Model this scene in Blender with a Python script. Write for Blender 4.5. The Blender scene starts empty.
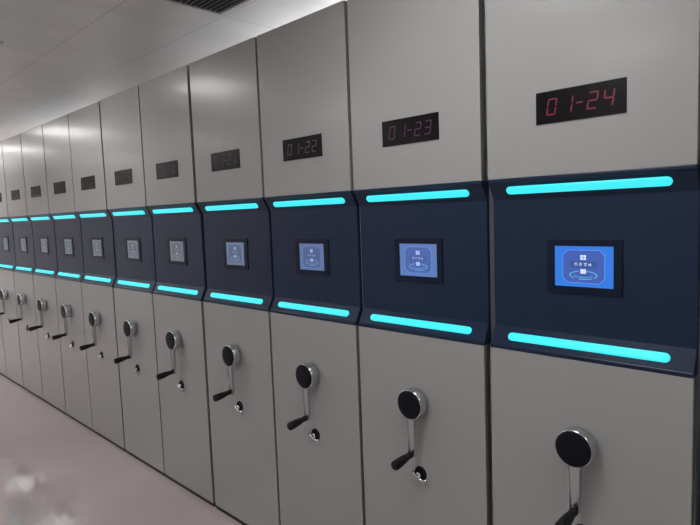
import bpy, bmesh, math, random
from mathutils import Vector, Matrix

C = bpy.context.scene.collection
scene = bpy.context.scene

# ------------------------------------------------------------------ camera
CAM = Vector((0.0, -1.5688, 1.6024))
YAW, PIT, ROLL, FPX = 0.77788, -0.087645, -0.036986, 562.2
fw = Vector((-math.sin(YAW)*math.cos(PIT), math.cos(YAW)*math.cos(PIT), math.sin(PIT)))
r0 = fw.cross(Vector((0, 0, 1))).normalized()
u0 = r0.cross(fw)
rr = math.cos(ROLL)*r0 + math.sin(ROLL)*u0
uu = -math.sin(ROLL)*r0 + math.cos(ROLL)*u0
cam_data = bpy.data.cameras.new('camera')
cam = bpy.data.objects.new('camera', cam_data)
C.objects.link(cam)
cam.matrix_world = Matrix(((rr.x, uu.x, -fw.x, CAM.x), (rr.y, uu.y, -fw.y, CAM.y),
                           (rr.z, uu.z, -fw.z, CAM.z), (0, 0, 0, 1)))
cam_data.sensor_fit = 'HORIZONTAL'
cam_data.sensor_width = 36.0
cam_data.lens = FPX/700*36.0
cam_data.clip_start = 0.02
scene.camera = cam

# ------------------------------------------------------------------ world, exposure
world = bpy.data.worlds.new('world')
scene.world = world
world.use_nodes = True
world.node_tree.nodes['Background'].inputs[0].default_value = (0.8, 0.85, 1.0, 1)
world.node_tree.nodes['Background'].inputs[1].default_value = 0.02
scene.view_settings.view_transform = 'Standard'
scene.view_settings.look = 'None'
scene.view_settings.gamma = 1
scene.view_settings.use_curve_mapping = False
scene.view_settings.exposure = 0.0
LAMP_NEAR, FILL_BACK = 11.0, 8.5     # radiance of the aisle panels and of the added back fill
CEIL = 2.6

# ------------------------------------------------------------------ materials
def nodes_of(name):
    m = bpy.data.materials.new(name)
    m.use_nodes = True
    nt = m.node_tree
    return m, nt, nt.nodes['Principled BSDF']

def mat(name, col, rough=0.5, metal=0.0, spec=0.5, noise=0.0, nscale=(4, 4, 4), rnoise=0.0,
        bump=0.0, coat=0.0, coat_rough=0.1):
    m, nt, b = nodes_of(name)
    b.inputs['Base Color'].default_value = (*col, 1)
    b.inputs['Roughness'].default_value = rough
    b.inputs['Metallic'].default_value = metal
    b.inputs['Specular IOR Level'].default_value = spec
    b.inputs['Coat Weight'].default_value = coat
    b.inputs['Coat Roughness'].default_value = coat_rough
    tc = nt.nodes.new('ShaderNodeTexCoord')
    mp = nt.nodes.new('ShaderNodeMapping')
    mp.inputs['Scale'].default_value = nscale
    nz = nt.nodes.new('ShaderNodeTexNoise')
    nz.inputs['Scale'].default_value = 1.0
    nz.inputs['Detail'].default_value = 4
    nt.links.new(tc.outputs['Object'], mp.inputs['Vector'])
    nt.links.new(mp.outputs['Vector'], nz.inputs['Vector'])
    if noise:
        mr = nt.nodes.new('ShaderNodeMapRange')
        mr.inputs['To Min'].default_value = 1-noise
        mr.inputs['To Max'].default_value = 1+noise
        nt.links.new(nz.outputs['Fac'], mr.inputs['Value'])
        mx = nt.nodes.new('ShaderNodeVectorMath')
        mx.operation = 'SCALE'
        mx.inputs[0].default_value = col
        nt.links.new(mr.outputs['Result'], mx.inputs['Scale'])
        nt.links.new(mx.outputs['Vector'], b.inputs['Base Color'])
    if rnoise:
        mr = nt.nodes.new('ShaderNodeMapRange')
        mr.inputs['To Min'].default_value = max(0.02, rough-rnoise)
        mr.inputs['To Max'].default_value = rough+rnoise
        nt.links.new(nz.outputs['Fac'], mr.inputs['Value'])
        nt.links.new(mr.outputs['Result'], b.inputs['Roughness'])
    if bump:
        bp = nt.nodes.new('ShaderNodeBump')
        bp.inputs['Strength'].default_value = bump
        bp.inputs['Distance'].default_value = 0.01
        nt.links.new(nz.outputs['Fac'], bp.inputs['Height'])
        nt.links.new(bp.outputs['Normal'], b.inputs['Normal'])
    return m

def emit(name, col, strength, rough=0.3):
    m, nt, b = nodes_of(name)
    b.inputs['Base Color'].default_value = (col[0]*.3, col[1]*.3, col[2]*.3, 1)
    b.inputs['Roughness'].default_value = rough
    b.inputs['Emission Color'].default_value = (*col, 1)
    b.inputs['Emission Strength'].default_value = strength
    return m

def grid_mat(name, col, tx, ty, ox, oy, line, dark, rough, metal, spec, streak, srough=0.0):
    """tiled surface: seams on a grid in object space plus soft noise tone; on the ceiling it paints blurred reflections as streaks"""
    m, nt, b = nodes_of(name)
    N, L = nt.nodes, nt.links
    tc = N.new('ShaderNodeTexCoord')
    sp = N.new('ShaderNodeSeparateXYZ')
    L.new(tc.outputs['Object'], sp.inputs[0])
    def math_(op, a, bb=None):
        n = N.new('ShaderNodeMath'); n.operation = op
        for i, v in enumerate((a, bb)):
            if v is None: continue
            if isinstance(v, (int, float)): n.inputs[i].default_value = v
            else: L.new(v, n.inputs[i])
        return n.outputs[0]
    def seam(out, t, o, w):
        a = math_('SUBTRACT', out, o)
        a = math_('DIVIDE', a, t)
        a = math_('FRACT', a)
        a = math_('SUBTRACT', a, 0.5)
        a = math_('ABSOLUTE', a)
        return math_('GREATER_THAN', a, 0.5-w/t/2)
    s = math_('MAXIMUM', seam(sp.outputs[0], tx, ox, line), seam(sp.outputs[1], ty, oy, line))
    mp = N.new('ShaderNodeMapping'); mp.inputs['Scale'].default_value = streak
    nz = N.new('ShaderNodeTexNoise'); nz.inputs['Scale'].default_value = 1; nz.inputs['Detail'].default_value = 3
    L.new(tc.outputs['Object'], mp.inputs['Vector']); L.new(mp.outputs[0], nz.inputs['Vector'])
    mr = N.new('ShaderNodeMapRange'); mr.inputs['To Min'].default_value = 0.9; mr.inputs['To Max'].default_value = 1.1
    L.new(nz.outputs['Fac'], mr.inputs['Value'])
    sc = N.new('ShaderNodeVectorMath'); sc.operation = 'SCALE'; sc.inputs[0].default_value = col
    L.new(mr.outputs[0], sc.inputs['Scale'])
    mix = N.new('ShaderNodeMix'); mix.data_type = 'RGBA'
    L.new(s, mix.inputs['Factor']); L.new(sc.outputs[0], mix.inputs['A'])
    mix.inputs['B'].default_value = (col[0]*dark, col[1]*dark, col[2]*dark, 1)
    L.new(mix.outputs['Result'], b.inputs['Base Color'])
    b.inputs['Metallic'].default_value = metal
    b.inputs['Specular IOR Level'].default_value = spec
    rg = N.new('ShaderNodeMapRange'); rg.inputs['To Min'].default_value = rough-srough; rg.inputs['To Max'].default_value = rough+srough
    L.new(nz.outputs['Fac'], rg.inputs['Value']); L.new(rg.outputs[0], b.inputs['Roughness'])
    return m

M = {}
M['beige'] = mat('beige_powder_coat', (0.395, 0.396, 0.396), 0.27, 0, 0.4, noise=0.02, nscale=(1.2, 1.2, 0.8), coat=0.12, coat_rough=0.12)
M['beige_low'] = M['beige']
M['edge'] = mat('shaded_return_edge', (0.24, 0.235, 0.20), 0.5)  # beige sheet's return, with the gap's shade put into its colour
M['dark_gap_fill'] = mat('black_gap_fill', (0.012, 0.012, 0.014), 0.6)  # near-black that gives the gaps their shade; kick plate shares it
M['body'] = mat('light_grey_steel', (0.66, 0.69, 0.74), 0.4, noise=0.03)
M['navy'] = mat('navy_satin_fascia', (0.014, 0.027, 0.066), 0.28, 0, 0.28, noise=0.06, nscale=(6, 6, 6))
M['bezel'] = mat('black_bezel', (0.006, 0.013, 0.034), 0.3, 0, 0.25)
M['display'] = mat('smoked_display_glass', (0.007, 0.006, 0.008), 0.2, 0, 0.2)
M['chrome'] = mat('brushed_chrome', (0.62, 0.63, 0.65), 0.2, 1.0)
M['cap'] = mat('black_crank_cap', (0.006, 0.008, 0.014), 0.45, 0, 0.15)
M['rubber'] = mat('black_grip_rubber', (0.006, 0.005, 0.005), 0.5, 0, 0.3, bump=0.2, nscale=(300, 300, 300))
M['bar'] = emit('cyan_led_bar', (0.05, 0.80, 0.88), 1.0)
M['floor'] = grid_mat('polished_floor_tiles', (0.52, 0.445, 0.45), 0.8, 0.8, 0.1, -0.28, 0.003, 0.93, 0.035, 0, 0.8, (1.2, 1.2, 1.2), 0.01)
M['ceiling'] = grid_mat('metal_ceiling_tiles', (0.78, 0.76, 0.73), 1.86, 0.45, -2.44, 0.085, 0.004, 0.6, 0.33, 0.5, 0.5, (5, 0.5, 1), 0.04)  # stretched noise paints blurred reflection bands into the tile colour
M['wall'] = mat('off_white_wall_paint', (0.72, 0.71, 0.70), 0.7, noise=0.03)
M['skirting'] = mat('grey_skirting', (0.2, 0.2, 0.2), 0.5)
M['white_frame'] = mat('white_aluminium_frame', (0.6, 0.6, 0.6), 0.4)
M['slat'] = mat('grey_vent_slat', (0.10, 0.10, 0.10), 0.5)
M['void'] = mat('dark_duct', (0.015, 0.015, 0.015), 0.8)
M['lamp'] = emit('led_diffuser_near', (1.0, 0.985, 0.97), LAMP_NEAR)
M['fill_rear'] = emit('fill_diffuser_rear', (1.0, 0.98, 0.96), 56.0)  # added light behind the row, for a brighter ceiling
M['fill_back'] = emit('fill_diffuser_back', (1.0, 0.985, 0.97), FILL_BACK)  # added fill for the aisle side

# ------------------------------------------------------------------ mesh helpers
def add_box(bm, x0, x1, y0, y1, z0, z1, mi=0):
    vs = [bm.verts.new((x, y, z)) for x in (x0, x1) for y in (y0, y1) for z in (z0, z1)]
    out = []
    for q in ((0, 1, 3, 2), (4, 6, 7, 5), (0, 4, 5, 1), (2, 3, 7, 6), (0, 2, 6, 4), (1, 5, 7, 3)):
        f = bm.faces.new([vs[i] for i in q]); f.material_index = mi; out.append(f)
    return out

def add_prism_x(bm, prof, x0, x1, mi=0):
    """profile [(y,z)...] extruded along x"""
    a = [bm.verts.new((x0, y, z)) for y, z in prof]
    b = [bm.verts.new((x1, y, z)) for y, z in prof]
    n = len(prof)
    for i in range(n):
        j = (i+1) % n
        bm.faces.new((a[i], a[j], b[j], b[i])).material_index = mi
    bm.faces.new(a[::-1]).material_index = mi
    bm.faces.new(b).material_index = mi

def add_outline_y(bm, pts, y0, y1, mi=0):
    """outline [(x,z)...] given thickness from y0 (front) to y1 (back)"""
    a = [bm.verts.new((x, y0, z)) for x, z in pts]
    b = [bm.verts.new((x, y1, z)) for x, z in pts]
    n = len(pts)
    for i in range(n):
        j = (i+1) % n
        bm.faces.new((a[i], b[i], b[j], a[j])).material_index = mi
    bm.faces.new(a).material_index = mi
    bm.faces.new(b[::-1]).material_index = mi

def add_lathe(bm, prof, axis_m, seg=40, mi=0):
    """profile [(r,h)...] turned about local z, placed by matrix axis_m"""
    rings = []
    for r, h in prof:
        if r < 1e-6:
            rings.append([bm.verts.new(axis_m @ Vector((0, 0, h)))])
        else:
            rings.append([bm.verts.new(axis_m @ Vector((r*math.cos(2*math.pi*k/seg), r*math.sin(2*math.pi*k/seg), h))) for k in range(seg)])
    for A, B in zip(rings[:-1], rings[1:]):
        for k in range(seg):
            l = (k+1) % seg
            if len(A) == 1 and len(B) == 1: continue
            if len(A) == 1: f = bm.faces.new((A[0], B[k], B[l]))
            elif len(B) == 1: f = bm.faces.new((A[k], A[l], B[0]))
            else: f = bm.faces.new((A[k], A[l], B[l], B[k]))
            f.material_index = mi; f.smooth = True

def add_tube(bm, pts, r, seg=12, mi=0):
    pts = [Vector(p) for p in pts]
    rings = []
    for i, p in enumerate(pts):
        d = (pts[min(i+1, len(pts)-1)]-pts[max(i-1, 0)]).normalized()
        up = Vector((0, 0, 1)) if abs(d.z) < 0.9 else Vector((1, 0, 0))
        a = d.cross(up).normalized(); b = d.cross(a)
        rad = r[i] if isinstance(r, (list, tuple)) else r
        rings.append([bm.verts.new(p+rad*(math.cos(2*math.pi*k/seg)*a+math.sin(2*math.pi*k/seg)*b)) for k in range(seg)])
    for A, B in zip(rings[:-1], rings[1:]):
        for k in range(seg):
            f = bm.faces.new((A[k], A[(k+1) % seg], B[(k+1) % seg], B[k])); f.smooth = True; f.material_index = mi
    bm.faces.new(rings[0]).material_index = mi
    bm.faces.new(rings[-1][::-1]).material_index = mi

def axis_to(origin, direction):
    q = Vector((0, 0, 1)).rotation_difference(Vector(direction).normalized())
    return Matrix.Translation(Vector(origin)) @ q.to_matrix().to_4x4()

def obj(name, bm, mats, parent=None, bevel=0.0, seg=2, label=None):
    bmesh.ops.recalc_face_normals(bm, faces=bm.faces[:])
    me = bpy.data.meshes.new(name)
    bm.to_mesh(me); bm.free()
    if not isinstance(mats, (list, tuple)): mats = [mats]
    for m in mats: me.materials.append(m)
    o = bpy.data.objects.new(name, me)
    C.objects.link(o)
    if parent: o.parent = parent
    if bevel:
        md = o.modifiers.new('bevel', 'BEVEL'); md.width = bevel; md.segments = seg
        md.limit_method = 'ANGLE'; md.angle_limit = math.radians(40)
    if label: o['label'] = label
    return o

def thing(name, label, cat, loc, group=None):
    o = bpy.data.objects.new(name, None); C.objects.link(o)
    o.location = loc; o['label'] = label; o['category'] = cat
    if group: o['group'] = group
    return o

def struct(name, m, *box):
    bm = bmesh.new(); add_box(bm, *box)
    o = obj(name, bm, m); o['kind'] = 'structure'
    return o

# ------------------------------------------------------------------ the room
XL, XR, YF, YB = -12.0, 2.6, -3.0, 2.4
struct('floor', M['floor'], XL, XR, YF, YB, -0.1, 0)
struct('ceiling', M['ceiling'], XL, XR, YF, YB, CEIL, CEIL+0.1)
struct('wall_left', M['wall'], XL-0.1, XL, YF, YB, 0, CEIL)
struct('wall_right', M['wall'], XR, XR+0.1, YF, YB, 0, CEIL)
struct('wall_front', M['wall'], XL, XR, YF-0.1, YF, 0, CEIL)
struct('wall_back', M['wall'], XL, XR, YB, YB+0.1, 0, CEIL)
struct('baseboard_front', M['skirting'], XL, XR, YF, YF+0.015, 0, 0.1)
struct('baseboard_right', M['skirting'], XR-0.015, XR, YF+0.015, YB, 0, 0.1)

# ------------------------------------------------------------------ shelving cabinets
H, ZA, ZB, Z0 = 2.400, 1.689, 1.159, 0.023     # top, fascia top, fascia bottom, underside of the panel
REC = 0.030                                   # depth of the fascia recess
TH = 0.025                                    # thickness of the front panels

SEG7 = {'0': 'abcdef', '1': 'bc', '2': 'abged', '3': 'abgcd', '4': 'fgbc', '5': 'afgcd',
        '6': 'afgedc', '7': 'abc', '8': 'abcdefg', '9': 'abcdfg', '-': 'g'}
def add_digit(bm, ch, cx, cz, w, h, t, y, slant=0.14):
    g = t*0.35
    x0, x1, z0, z1 = -w/2, w/2, -h/2, h/2
    rects = {'a': (x0+g, x1-g, z1-t, z1), 'd': (x0+g, x1-g, z0, z0+t), 'g': (x0+g, x1-g, -t/2, t/2),
             'f': (x0, x0+t, g, z1-g), 'b': (x1-t, x1, g, z1-g), 'e': (x0, x0+t, z0+g, -g), 'c': (x1-t, x1, z0+g, -g)}
    for s in SEG7[ch]:
        a, b, c, d = rects[s]
        if s in 'adg':
            m = (c+d)/2; k = t/2
            pts = [(a, m), (a+k, c), (b-k, c), (b, m), (b-k, d), (a+k, d)]
        else:
            m = (a+b)/2; k = t/2
            pts = [(m, c), (b, c+k), (b, d-k), (m, d), (a, d-k), (a, c+k)]
        add_outline_y(bm, [(cx+px+slant*pz, cz+pz) for px, pz in pts], y-0.0008, y+0.0004)

def rrect(cx, cz, w, h, c):
    """rectangle with cut corners"""
    x0, x1, z0, z1 = cx-w/2, cx+w/2, cz-h/2, cz+h/2
    return [(x0+c, z0), (x1-c, z0), (x1, z0+c), (x1, z1-c), (x1-c, z1), (x0+c, z1), (x0, z1-c), (x0, z0+c)]

def screen_graphic(parent, cx, cz, y, num, cols):
    """home page on the touchscreen: cut-corner frame, plinth rings, tower blocks and a caption band"""
    ms = [emit('screen_%s_%d' % (n, num), c, 1.0, 0.5) for n, c in cols]
    bm = bmesh.new()
    # 0 inner field, 1 outline, 2 white, 3 cyan ring, 4 caption band
    inner = rrect(cx, cz, 0.116, 0.092, 0.014)
    outer = rrect(cx, cz, 0.120, 0.096, 0.0150)
    add_outline_y(bm, inner, y-0.0006, y, 0)
    for i in range(8):
        j = (i+1) % 8
        q = [outer[i], outer[j], inner[j], inner[i]]
        add_outline_y(bm, q, y-0.0009, y, 1)
    # rings of the plinth
    for (a, b, t, part) in ((0.040, 0.0130, 0.0032, (0.0, 1.0)), (0.026, 0.0075, 0.0022, (0.5, 0.98))):
        n = 36
        for k in range(n):
            f0 = k/n
            if not part[0] <= f0 <= part[1]: continue
            if part[0] == 0.0 and (0.20 < f0 < 0.30 or 0.62 < f0 < 0.68 or 0.84 < f0 < 0.88): continue
            p = []
            for rr_, kk in ((1, k), (1, k+1), (1-t/a, k+1), (1-t*1.2/b, k)):
                an = 2*math.pi*kk/n
                s = 1 if rr_ == 1 else 0
                ax = a if s else a-t
                bz = b if s else b-t*0.8
                p.append((cx+ax*math.cos(an), cz-0.0245+bz*math.sin(an)))
            add_outline_y(bm, p, y-0.0012, y, 3)
    # caption band
    add_outline_y(bm, rrect(cx, cz+0.006, 0.074, 0.0185, 0.0015), y-0.0013, y, 4)
    # tower blocks above and below the band
    for x, z, w, h in ((-0.0045, 0.030, 0.0070, 0.0065), (0.0045, 0.030, 0.0070, 0.0065), (-0.0045, 0.0225, 0.0070, 0.0065),
                       (0.0045, 0.0225, 0.0070, 0.0065), (0, -0.0135, 0.0155, 0.0130)):
        add_outline_y(bm, [(cx+x-w/2, cz+z-h/2), (cx+x+w/2, cz+z-h/2), (cx+x+w/2, cz+z+h/2), (cx+x-w/2, cz+z+h/2)], y-0.0014, y, 2)
    # four small stroke clusters of the caption
    glyphs = ([(0, .8, 1, .15), (.1, 0, .15, .9), (.45, .5, .12, .5), (.45, .1, .5, .12), (.85, .1, .12, .5)],
              [(.1, .85, .8, .13), (.4, .5, .2, .5), (0, .45, 1, .13), (.1, 0, .15, .3), (.4, .05, .5, .13)],
              [(0, .8, .5, .13), (.2, .5, .13, .5), (.6, .55, .4, .4), (.15, 0, .7, .12), (.15, .2, .7, .12)],
              [(0, .55, .45, .13), (0, 0, .13, .6), (.35, 0, .13, .6), (.6, .55, .4, .13), (.6, 0, .4, .13), (.6, 0, .13, 1)])
    for gi, g in enumerate(glyphs):
        gx, gz, s = cx-0.0245+gi*0.0132, cz+0.0025, 0.0085
        for x, z, w, h in g:
            add_outline_y(bm, [(gx+x*s, gz+z*s), (gx+(x+w)*s, gz+z*s), (gx+(x+w)*s, gz+(z+h)*s), (gx+x*s, gz+(z+h)*s)], y-0.0017, y, 2)
    return obj('screen_graphic', bm, ms, parent)

def lerp3(a, b, t): return tuple(a[i]*(1-t)+b[i]*t for i in range(3))

def make_cabinet(num, x0, w, label):
    cx = w/2
    t = thing('shelving_cabinet', label, 'cabinet', (x0, 0, 0), 'row of mobile shelving cabinets')
    # carcass behind the front
    bm = bmesh.new()
    add_box(bm, 0.004, w-0.004, TH+0.012+REC, 0.95, 0.03, H-0.01)
    add_box(bm, 0.001, 0.019, REC+0.018, 0.95, 0.02, H-0.004)
    add_box(bm, w-0.019, w-0.001, REC+0.018, 0.95, 0.02, H-0.004)
    obj('carcass', bm, M['body'], t, 0.001)
    bm = bmesh.new(); add_box(bm, 0.020, w-0.020, 0.018, TH+0.010+REC, 0.02, ZB+0.02); add_box(bm, 0.020, w-0.020, 0.018, TH+0.010+REC, ZA-0.02, H-0.006)
    obj('dark_gap_fill', bm, M['dark_gap_fill'], t)  # black block behind the panels, standing in for shade in the gap
    # upper and lower panels: folded sheet with return edges
    for nm, z0, z1 in (('upper_panel', ZA, H), ('lower_panel', Z0, ZB)):
        bm = bmesh.new()
        fs = add_box(bm, 0, w, 0, TH, z0, z1)
        for f in fs:
            f.normal_update()
        bmesh.ops.recalc_face_normals(bm, faces=bm.faces[:])
        for f in bm.faces:
            if abs(f.normal.x) > 0.5: f.material_index = 1
        obj(nm, bm, [M['beige'], M['edge']], t, 0.0015)
    bm = bmesh.new(); add_box(bm, 0.002, w-0.002, 0.005, 0.044, 0.0, 0.0245)
    obj('kick_plate', bm, M['dark_gap_fill'], t)
    # recessed control fascia
    s1t, s1b = ZA-0.010, 1.628
    s2t, s2b = 1.226, ZB+0.012
    prof = [(-0.001, ZA), (-0.001, s1t), (0.004, s1t-0.004), (REC-0.004, s1b+0.006), (REC, s1b-0.002),
            (REC, s2t+0.002), (REC-0.004, s2t-0.006), (0.004, s2b+0.004), (-0.001, s2b), (-0.001, ZB), (REC+0.017, ZB), (REC+0.017, ZA)]
    bm = bmesh.new(); add_prism_x(bm, prof, 0.0, w)
    fas = obj('control_fascia', bm, M['navy'], t, 0.002)
    # LED bars lying on the slopes
    L, hb = (0.458 if num >= 24 else 0.450), 0.0255
    for zc, top in (((s1t+s1b)/2, True), ((s2t+s2b)/2, False)):
        n = Vector((0, -1, 0)); 
        dz = (s1t-s1b-0.010) if top else (s2t-s2b-0.010); dy = REC-0.008
        # unit along slope (upwards) and outward normal
        up = Vector((0, -dy if top else dy, dz)).normalized()
        nn = up.cross(Vector((1, 0, 0))).normalized()
        if nn.y > 0: nn = -nn
        c = Vector((cx, REC/2, zc))
        bm = bmesh.new()
        outline = []
        R = hb/2
        for side in (1, -1):
            for k in range(9):
                a = -math.pi/2+math.pi*k/8
                outline.append((side*(L/2-R+R*math.cos(a)), side*R*math.sin(a)))
        lay = []
        for off, sc in ((-0.004, 1.0), (0.003, 1.0), (0.0055, 0.90), (0.0068, 0.62)):
            ring = []
            for ox, oz in outline:
                ex = (L/2-R)*(1 if ox > 0 else -1)
                ring.append(bm.verts.new(c+Vector((1, 0, 0))*(ex+(ox-ex)*sc)+up*oz*sc+nn*off))
            lay.append(ring)
        for A, B in zip(lay[:-1], lay[1:]):
            for k in range(len(A)):
                l = (k+1) % len(A)
                bm.faces.new((A[k], A[l], B[l], B[k])).smooth = True
        bm.faces.new(lay[0]); bm.faces.new(lay[-1])
        obj('light_bar', bm, M['bar'], t, label='glowing cyan light bar %s the touchscreen' % ('above' if top else 'below'))
    # touchscreen
    fw_, fh_, fz = 0.213, 0.156, (1.4262 if num >= 23 else 1.4215)
    bm = bmesh.new()
    y0 = REC
    iw, ih = (0.166, 0.1165) if num >= 23 else (0.157, 0.1135)
    add_box(bm, cx-fw_/2, cx-iw/2, y0-0.0045, y0+0.002, fz-fh_/2, fz+fh_/2)
    add_box(bm, cx+iw/2, cx+fw_/2, y0-0.0045, y0+0.002, fz-fh_/2, fz+fh_/2)
    add_box(bm, cx-iw/2, cx+iw/2, y0-0.0045, y0+0.002, fz-fh_/2, fz-ih/2)
    add_box(bm, cx-iw/2, cx+iw/2, y0-0.0045, y0+0.002, fz+ih/2, fz+fh_/2)
    ts = obj('touchscreen', bm, M['bezel'], t, 0.001)
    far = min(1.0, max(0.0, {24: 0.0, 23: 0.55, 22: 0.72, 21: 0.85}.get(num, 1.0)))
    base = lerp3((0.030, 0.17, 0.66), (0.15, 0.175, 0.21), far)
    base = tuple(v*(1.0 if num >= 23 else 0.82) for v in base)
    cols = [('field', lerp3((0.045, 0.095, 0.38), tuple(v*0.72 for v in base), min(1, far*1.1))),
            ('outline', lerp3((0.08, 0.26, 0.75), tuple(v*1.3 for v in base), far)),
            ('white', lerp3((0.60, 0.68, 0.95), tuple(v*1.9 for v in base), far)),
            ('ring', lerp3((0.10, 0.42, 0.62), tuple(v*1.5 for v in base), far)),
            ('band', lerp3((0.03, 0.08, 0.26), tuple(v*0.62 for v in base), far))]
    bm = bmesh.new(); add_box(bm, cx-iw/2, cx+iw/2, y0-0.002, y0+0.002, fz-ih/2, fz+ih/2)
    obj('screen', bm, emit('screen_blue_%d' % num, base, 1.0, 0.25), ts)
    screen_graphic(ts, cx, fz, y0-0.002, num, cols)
    # number display
    dw, dh, dzc = 0.247, 0.090, 1.8805
    bm = bmesh.new(); add_box(bm, cx-dw/2, cx+dw/2, -0.003, 0.004, dzc-dh/2, dzc+dh/2)
    nd = obj('number_display', bm, M['display'], t, 0.001)
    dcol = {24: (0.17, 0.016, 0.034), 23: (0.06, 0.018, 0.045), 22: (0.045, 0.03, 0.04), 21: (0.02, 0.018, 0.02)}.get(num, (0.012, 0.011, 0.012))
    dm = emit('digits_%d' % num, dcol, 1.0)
    for ch, px in zip('01-%02d' % num, (-0.078, -0.036, 0.0, 0.036, 0.078)):
        bm = bmesh.new()
        add_digit(bm, ch, cx+px+0.002+(0.004 if ch == '1' else 0), dzc, 0.027 if ch != '-' else 0.022, 0.046, 0.0036, -0.003)
        obj('hyphen' if ch == '-' else 'digit', bm, dm, nd)
    # crank
    hz = 0.916
    cc, cx = cx, cx+0.002
    Y = Vector((0, -1, 0))
    bm = bmesh.new()
    add_lathe(bm, [(0, -0.002), (0.026, -0.002), (0.026, 0.006), (0.044, 0.008), (0.0525, 0.011), (0.0540, 0.016),
                   (0.0545, 0.032), (0.0545, 0.046), (0.052, 0.0495), (0.048, 0.0495), (0.048, 0.044), (0, 0.044)], axis_to((cx, 0, hz), Y), 48)
    cr = obj('crank', bm, M['chrome'], t, label='chrome crank hub below the light bars')
    bm = bmesh.new()
    add_lathe(bm, [(0, 0.046), (0.0500, 0.046), (0.0512, 0.0505), (0.048, 0.0525), (0.030, 0.0535), (0, 0.054)], axis_to((cx, 0, hz), Y), 48)
    obj('hub_cap', bm, M['cap'], cr)
    # arm: channel shaped paddle, tapering down to the grip pivot
    bm = bmesh.new()
    rows = [(hz-0.035, 0.0215, -0.050, 0.020), (hz-0.060, 0.0180, -0.050, 0.020), (hz-0.110, 0.0165, -0.048, 0.018),
            (hz-0.160, 0.0155, -0.046, 0.016), (hz-0.185, 0.0140, -0.045, 0.015), (hz-0.196, 0.0085, -0.045, 0.014)]
    rings = []
    for z, hw, yf, th in rows:
        rim = 0.0045; dp = 0.005
        pts = [(-hw, yf), (-hw+rim, yf), (-hw+rim+0.001, yf+dp), (hw-rim-0.001, yf+dp), (hw-rim, yf), (hw, yf), (hw, yf+th), (-hw, yf+th)]
        rings.append([bm.verts.new((cx+px, py, z)) for px, py in pts])
    for A, B in zip(rings[:-1], rings[1:]):
        for k in range(8):
            bm.faces.new((A[k], A[(k+1) % 8], B[(k+1) % 8], B[k]))
    bm.faces.new(rings[0]); bm.faces.new(rings[-1])
    obj('crank_arm', bm, M['chrome'], cr, 0.001)
    # grip, standing off the arm
    p0 = Vector((cx+0.003, -0.040, hz-0.180))
    d = GRIP_DIR
    bm = bmesh.new()
    add_lathe(bm, [(0, 0), (0.009, 0), (0.009, 0.012), (0.0125, 0.014), (0.0125, 0.020), (0.010, 0.022), (0.0115, 0.030),
                   (0.0145, 0.048), (0.0165, 0.072), (0.0172, 0.094), (0.0168, 0.101), (0.0145, 0.104), (0, 0.105)], axis_to(p0, d), 24)
    obj('grip', bm, M['rubber'], cr, label='black tapered crank grip')
    # lock: black well, chrome barrel, key lying across
    lz = 0.648
    bm = bmesh.new()
    add_lathe(bm, [(0, -0.001), (0.0265, -0.001), (0.0265, 0.002), (0.0245, 0.003), (0.022, 0.0015), (0, 0.001)], axis_to((cx+0.007, 0, lz), Y), 32)
    lk = obj('lock', bm, M['cap'], t)
    bm = bmesh.new()
    add_lathe(bm, [(0, 0), (0.011, 0), (0.011, 0.010), (0.009, 0.012), (0, 0.012)], axis_to((cx+0.002, 0, lz-0.006), Y), 24)
    add_tube(bm, [(cx-0.022, -0.008, lz+0.002), (cx-0.010, -0.013, lz-0.006), (cx+0.012, -0.016, lz-0.016), (cx+0.040, -0.014, lz-0.021)],
             [0.0040, 0.0055, 0.0050, 0.0035], 10)
    add_tube(bm, [(cx+0.037, -0.014, lz-0.010), (cx+0.040, -0.014, lz-0.021), (cx+0.036, -0.013, lz-0.034)], [0.0030, 0.0045, 0.0030], 8)
    obj('key', bm, M['chrome'], lk)
    return t

GRIP_DIR = Vector((0, -1, -0.12))

# left edges, measured along the row; gaps vary a little from cabinet to cabinet
left = {12: -7.823, 13: -7.247, 14: -6.672, 15: -6.098, 16: -5.519, 17: -4.945, 18: -4.381, 19: -3.805, 20: -3.236, 21: -2.660,
        22: -2.076, 23: -1.5115, 24: -0.9286, 25: -0.3335, 26: 0.242}
gap = {12: 0.015, 13: 0.015, 14: 0.015, 15: 0.012, 16: 0.012, 17: 0.010, 18: 0.018, 19: 0.012, 20: 0.024, 21: 0.014, 22: 0.016, 23: 0.023, 24: 0.0245, 25: 0.02}
labels = {
    25: 'beige shelving cabinet cut off by the right edge of the photo, right of number 01-24',
    24: 'nearest beige mobile shelving cabinet, numbered 01-24 in red, with a vivid blue screen',
    23: 'beige mobile shelving cabinet whose dark display reads 01-23, second nearest',
    22: 'beige mobile shelving cabinet numbered 01-22, left of the one reading 01-23',
    21: 'beige mobile shelving cabinet fourth from the right, left of number 01-22',
    20: 'beige mobile shelving cabinet fifth from the right, a ceiling light shining on its top',
    19: 'beige mobile shelving cabinet sixth from the right, faint greyish screen',
    18: 'beige mobile shelving cabinet seventh from the right',
    17: 'beige mobile shelving cabinet fourth from the left edge, bright glare at its top',
    16: 'beige mobile shelving cabinet third from the left edge',
    15: 'beige mobile shelving cabinet second from the left edge, far end of the row',
    14: 'farthest visible beige shelving cabinet, only a sliver at the left edge of the photo',
    13: 'beige shelving cabinet past the left edge, mirrored only in the glossy floor',
}
for n in range(13, 26):
    make_cabinet(n, left[n], left[n+1]-left[n]-gap[n], labels[n])

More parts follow.
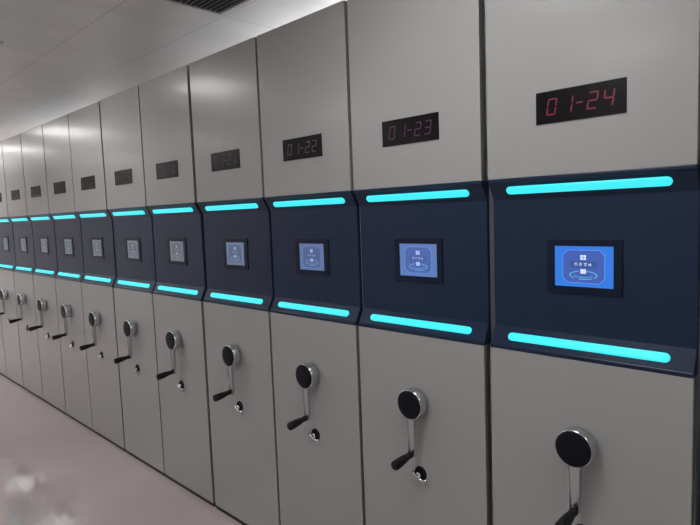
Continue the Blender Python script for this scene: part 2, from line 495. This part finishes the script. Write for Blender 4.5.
# ------------------------------------------------------------------ ceiling vent
vx0, vx1, vy0, vy1 = -2.425, -1.825, -0.55, 0.055
v = thing('ceiling_vent', 'dark slatted air vent in a white frame in the ceiling above the cabinets', 'vent', (vx0, vy0, CEIL))
W, D = vx1-vx0, vy1-vy0
bm = bmesh.new()
fr = 0.014
add_box(bm, 0, W, 0, fr, -0.008, 0.0); add_box(bm, 0, W, D-fr, D, -0.008, 0.0)
add_box(bm, 0, fr, fr, D-fr, -0.008, 0.0); add_box(bm, W-fr, W, fr, D-fr, -0.008, 0.0)
obj('vent_frame', bm, M['white_frame'], v, 0.001)
bm = bmesh.new(); add_box(bm, fr, W-fr, fr, D-fr, -0.0015, -0.0005)
obj('vent_backing', bm, M['void'], v)
ns = 22
for k in range(ns):
    yc = fr+(k+0.5)*(D-2*fr)/ns
    bm = bmesh.new()
    add_prism_x(bm, [(yc-0.007, -0.0065), (yc-0.0055, -0.008), (yc+0.007, -0.003), (yc+0.0055, -0.0015)], fr, W-fr)
    obj('slat', bm, M['slat'], v)

# ------------------------------------------------------------------ ceiling lights
def ceiling_light(x, y, m, label, s=0.60):
    t = thing('ceiling_light', label, 'ceiling light', (x, y, CEIL), 'square ceiling panel lights')
    bm = bmesh.new(); f = 0.015; h = s/2
    for b in ((-h, h, -h, -h+f), (-h, h, h-f, h), (-h, -h+f, -h+f, h-f), (h-f, h, -h+f, h-f)):
        add_box(bm, *b, -0.010, 0.0)
    obj('light_frame', bm, M['white_frame'], t)
    bm = bmesh.new(); add_box(bm, -h+f, h-f, -h+f, h-f, -0.007, -0.001)
    obj('diffuser', bm, m, t)
names = ['farthest', 'fifth', 'fourth', 'third', 'second', 'nearest']
for nm, x in zip(names, (-10.1, -8.3, -6.5, -3.78, -0.9, 0.9)):
    near = x in (-3.78,)
    ceiling_light(x, -0.86 if near else -0.76, M['lamp'], 'square white ceiling panel light above the aisle beside the cabinets, %s of its line' % nm, 0.5 if near else 0.6)
for nm, x in zip(('farthest', 'third', 'second', 'nearest'), (-8.9, -6.4, -3.9, -1.3)):  # unseen fill row, added to lift the panels and floor
    ceiling_light(x, -2.4, M['fill_back'], 'square white fill light added close to the opposite wall, %s one' % nm)
for nm, x in zip(('farthest', 'middle', 'nearest'), (-9.6, -6.7, -2.5)):  # unseen fill row, added to light the ceiling over the cabinet tops
    ceiling_light(x, 1.30, M['fill_rear'], 'square white fill light added behind the shelving row, %s one' % nm)
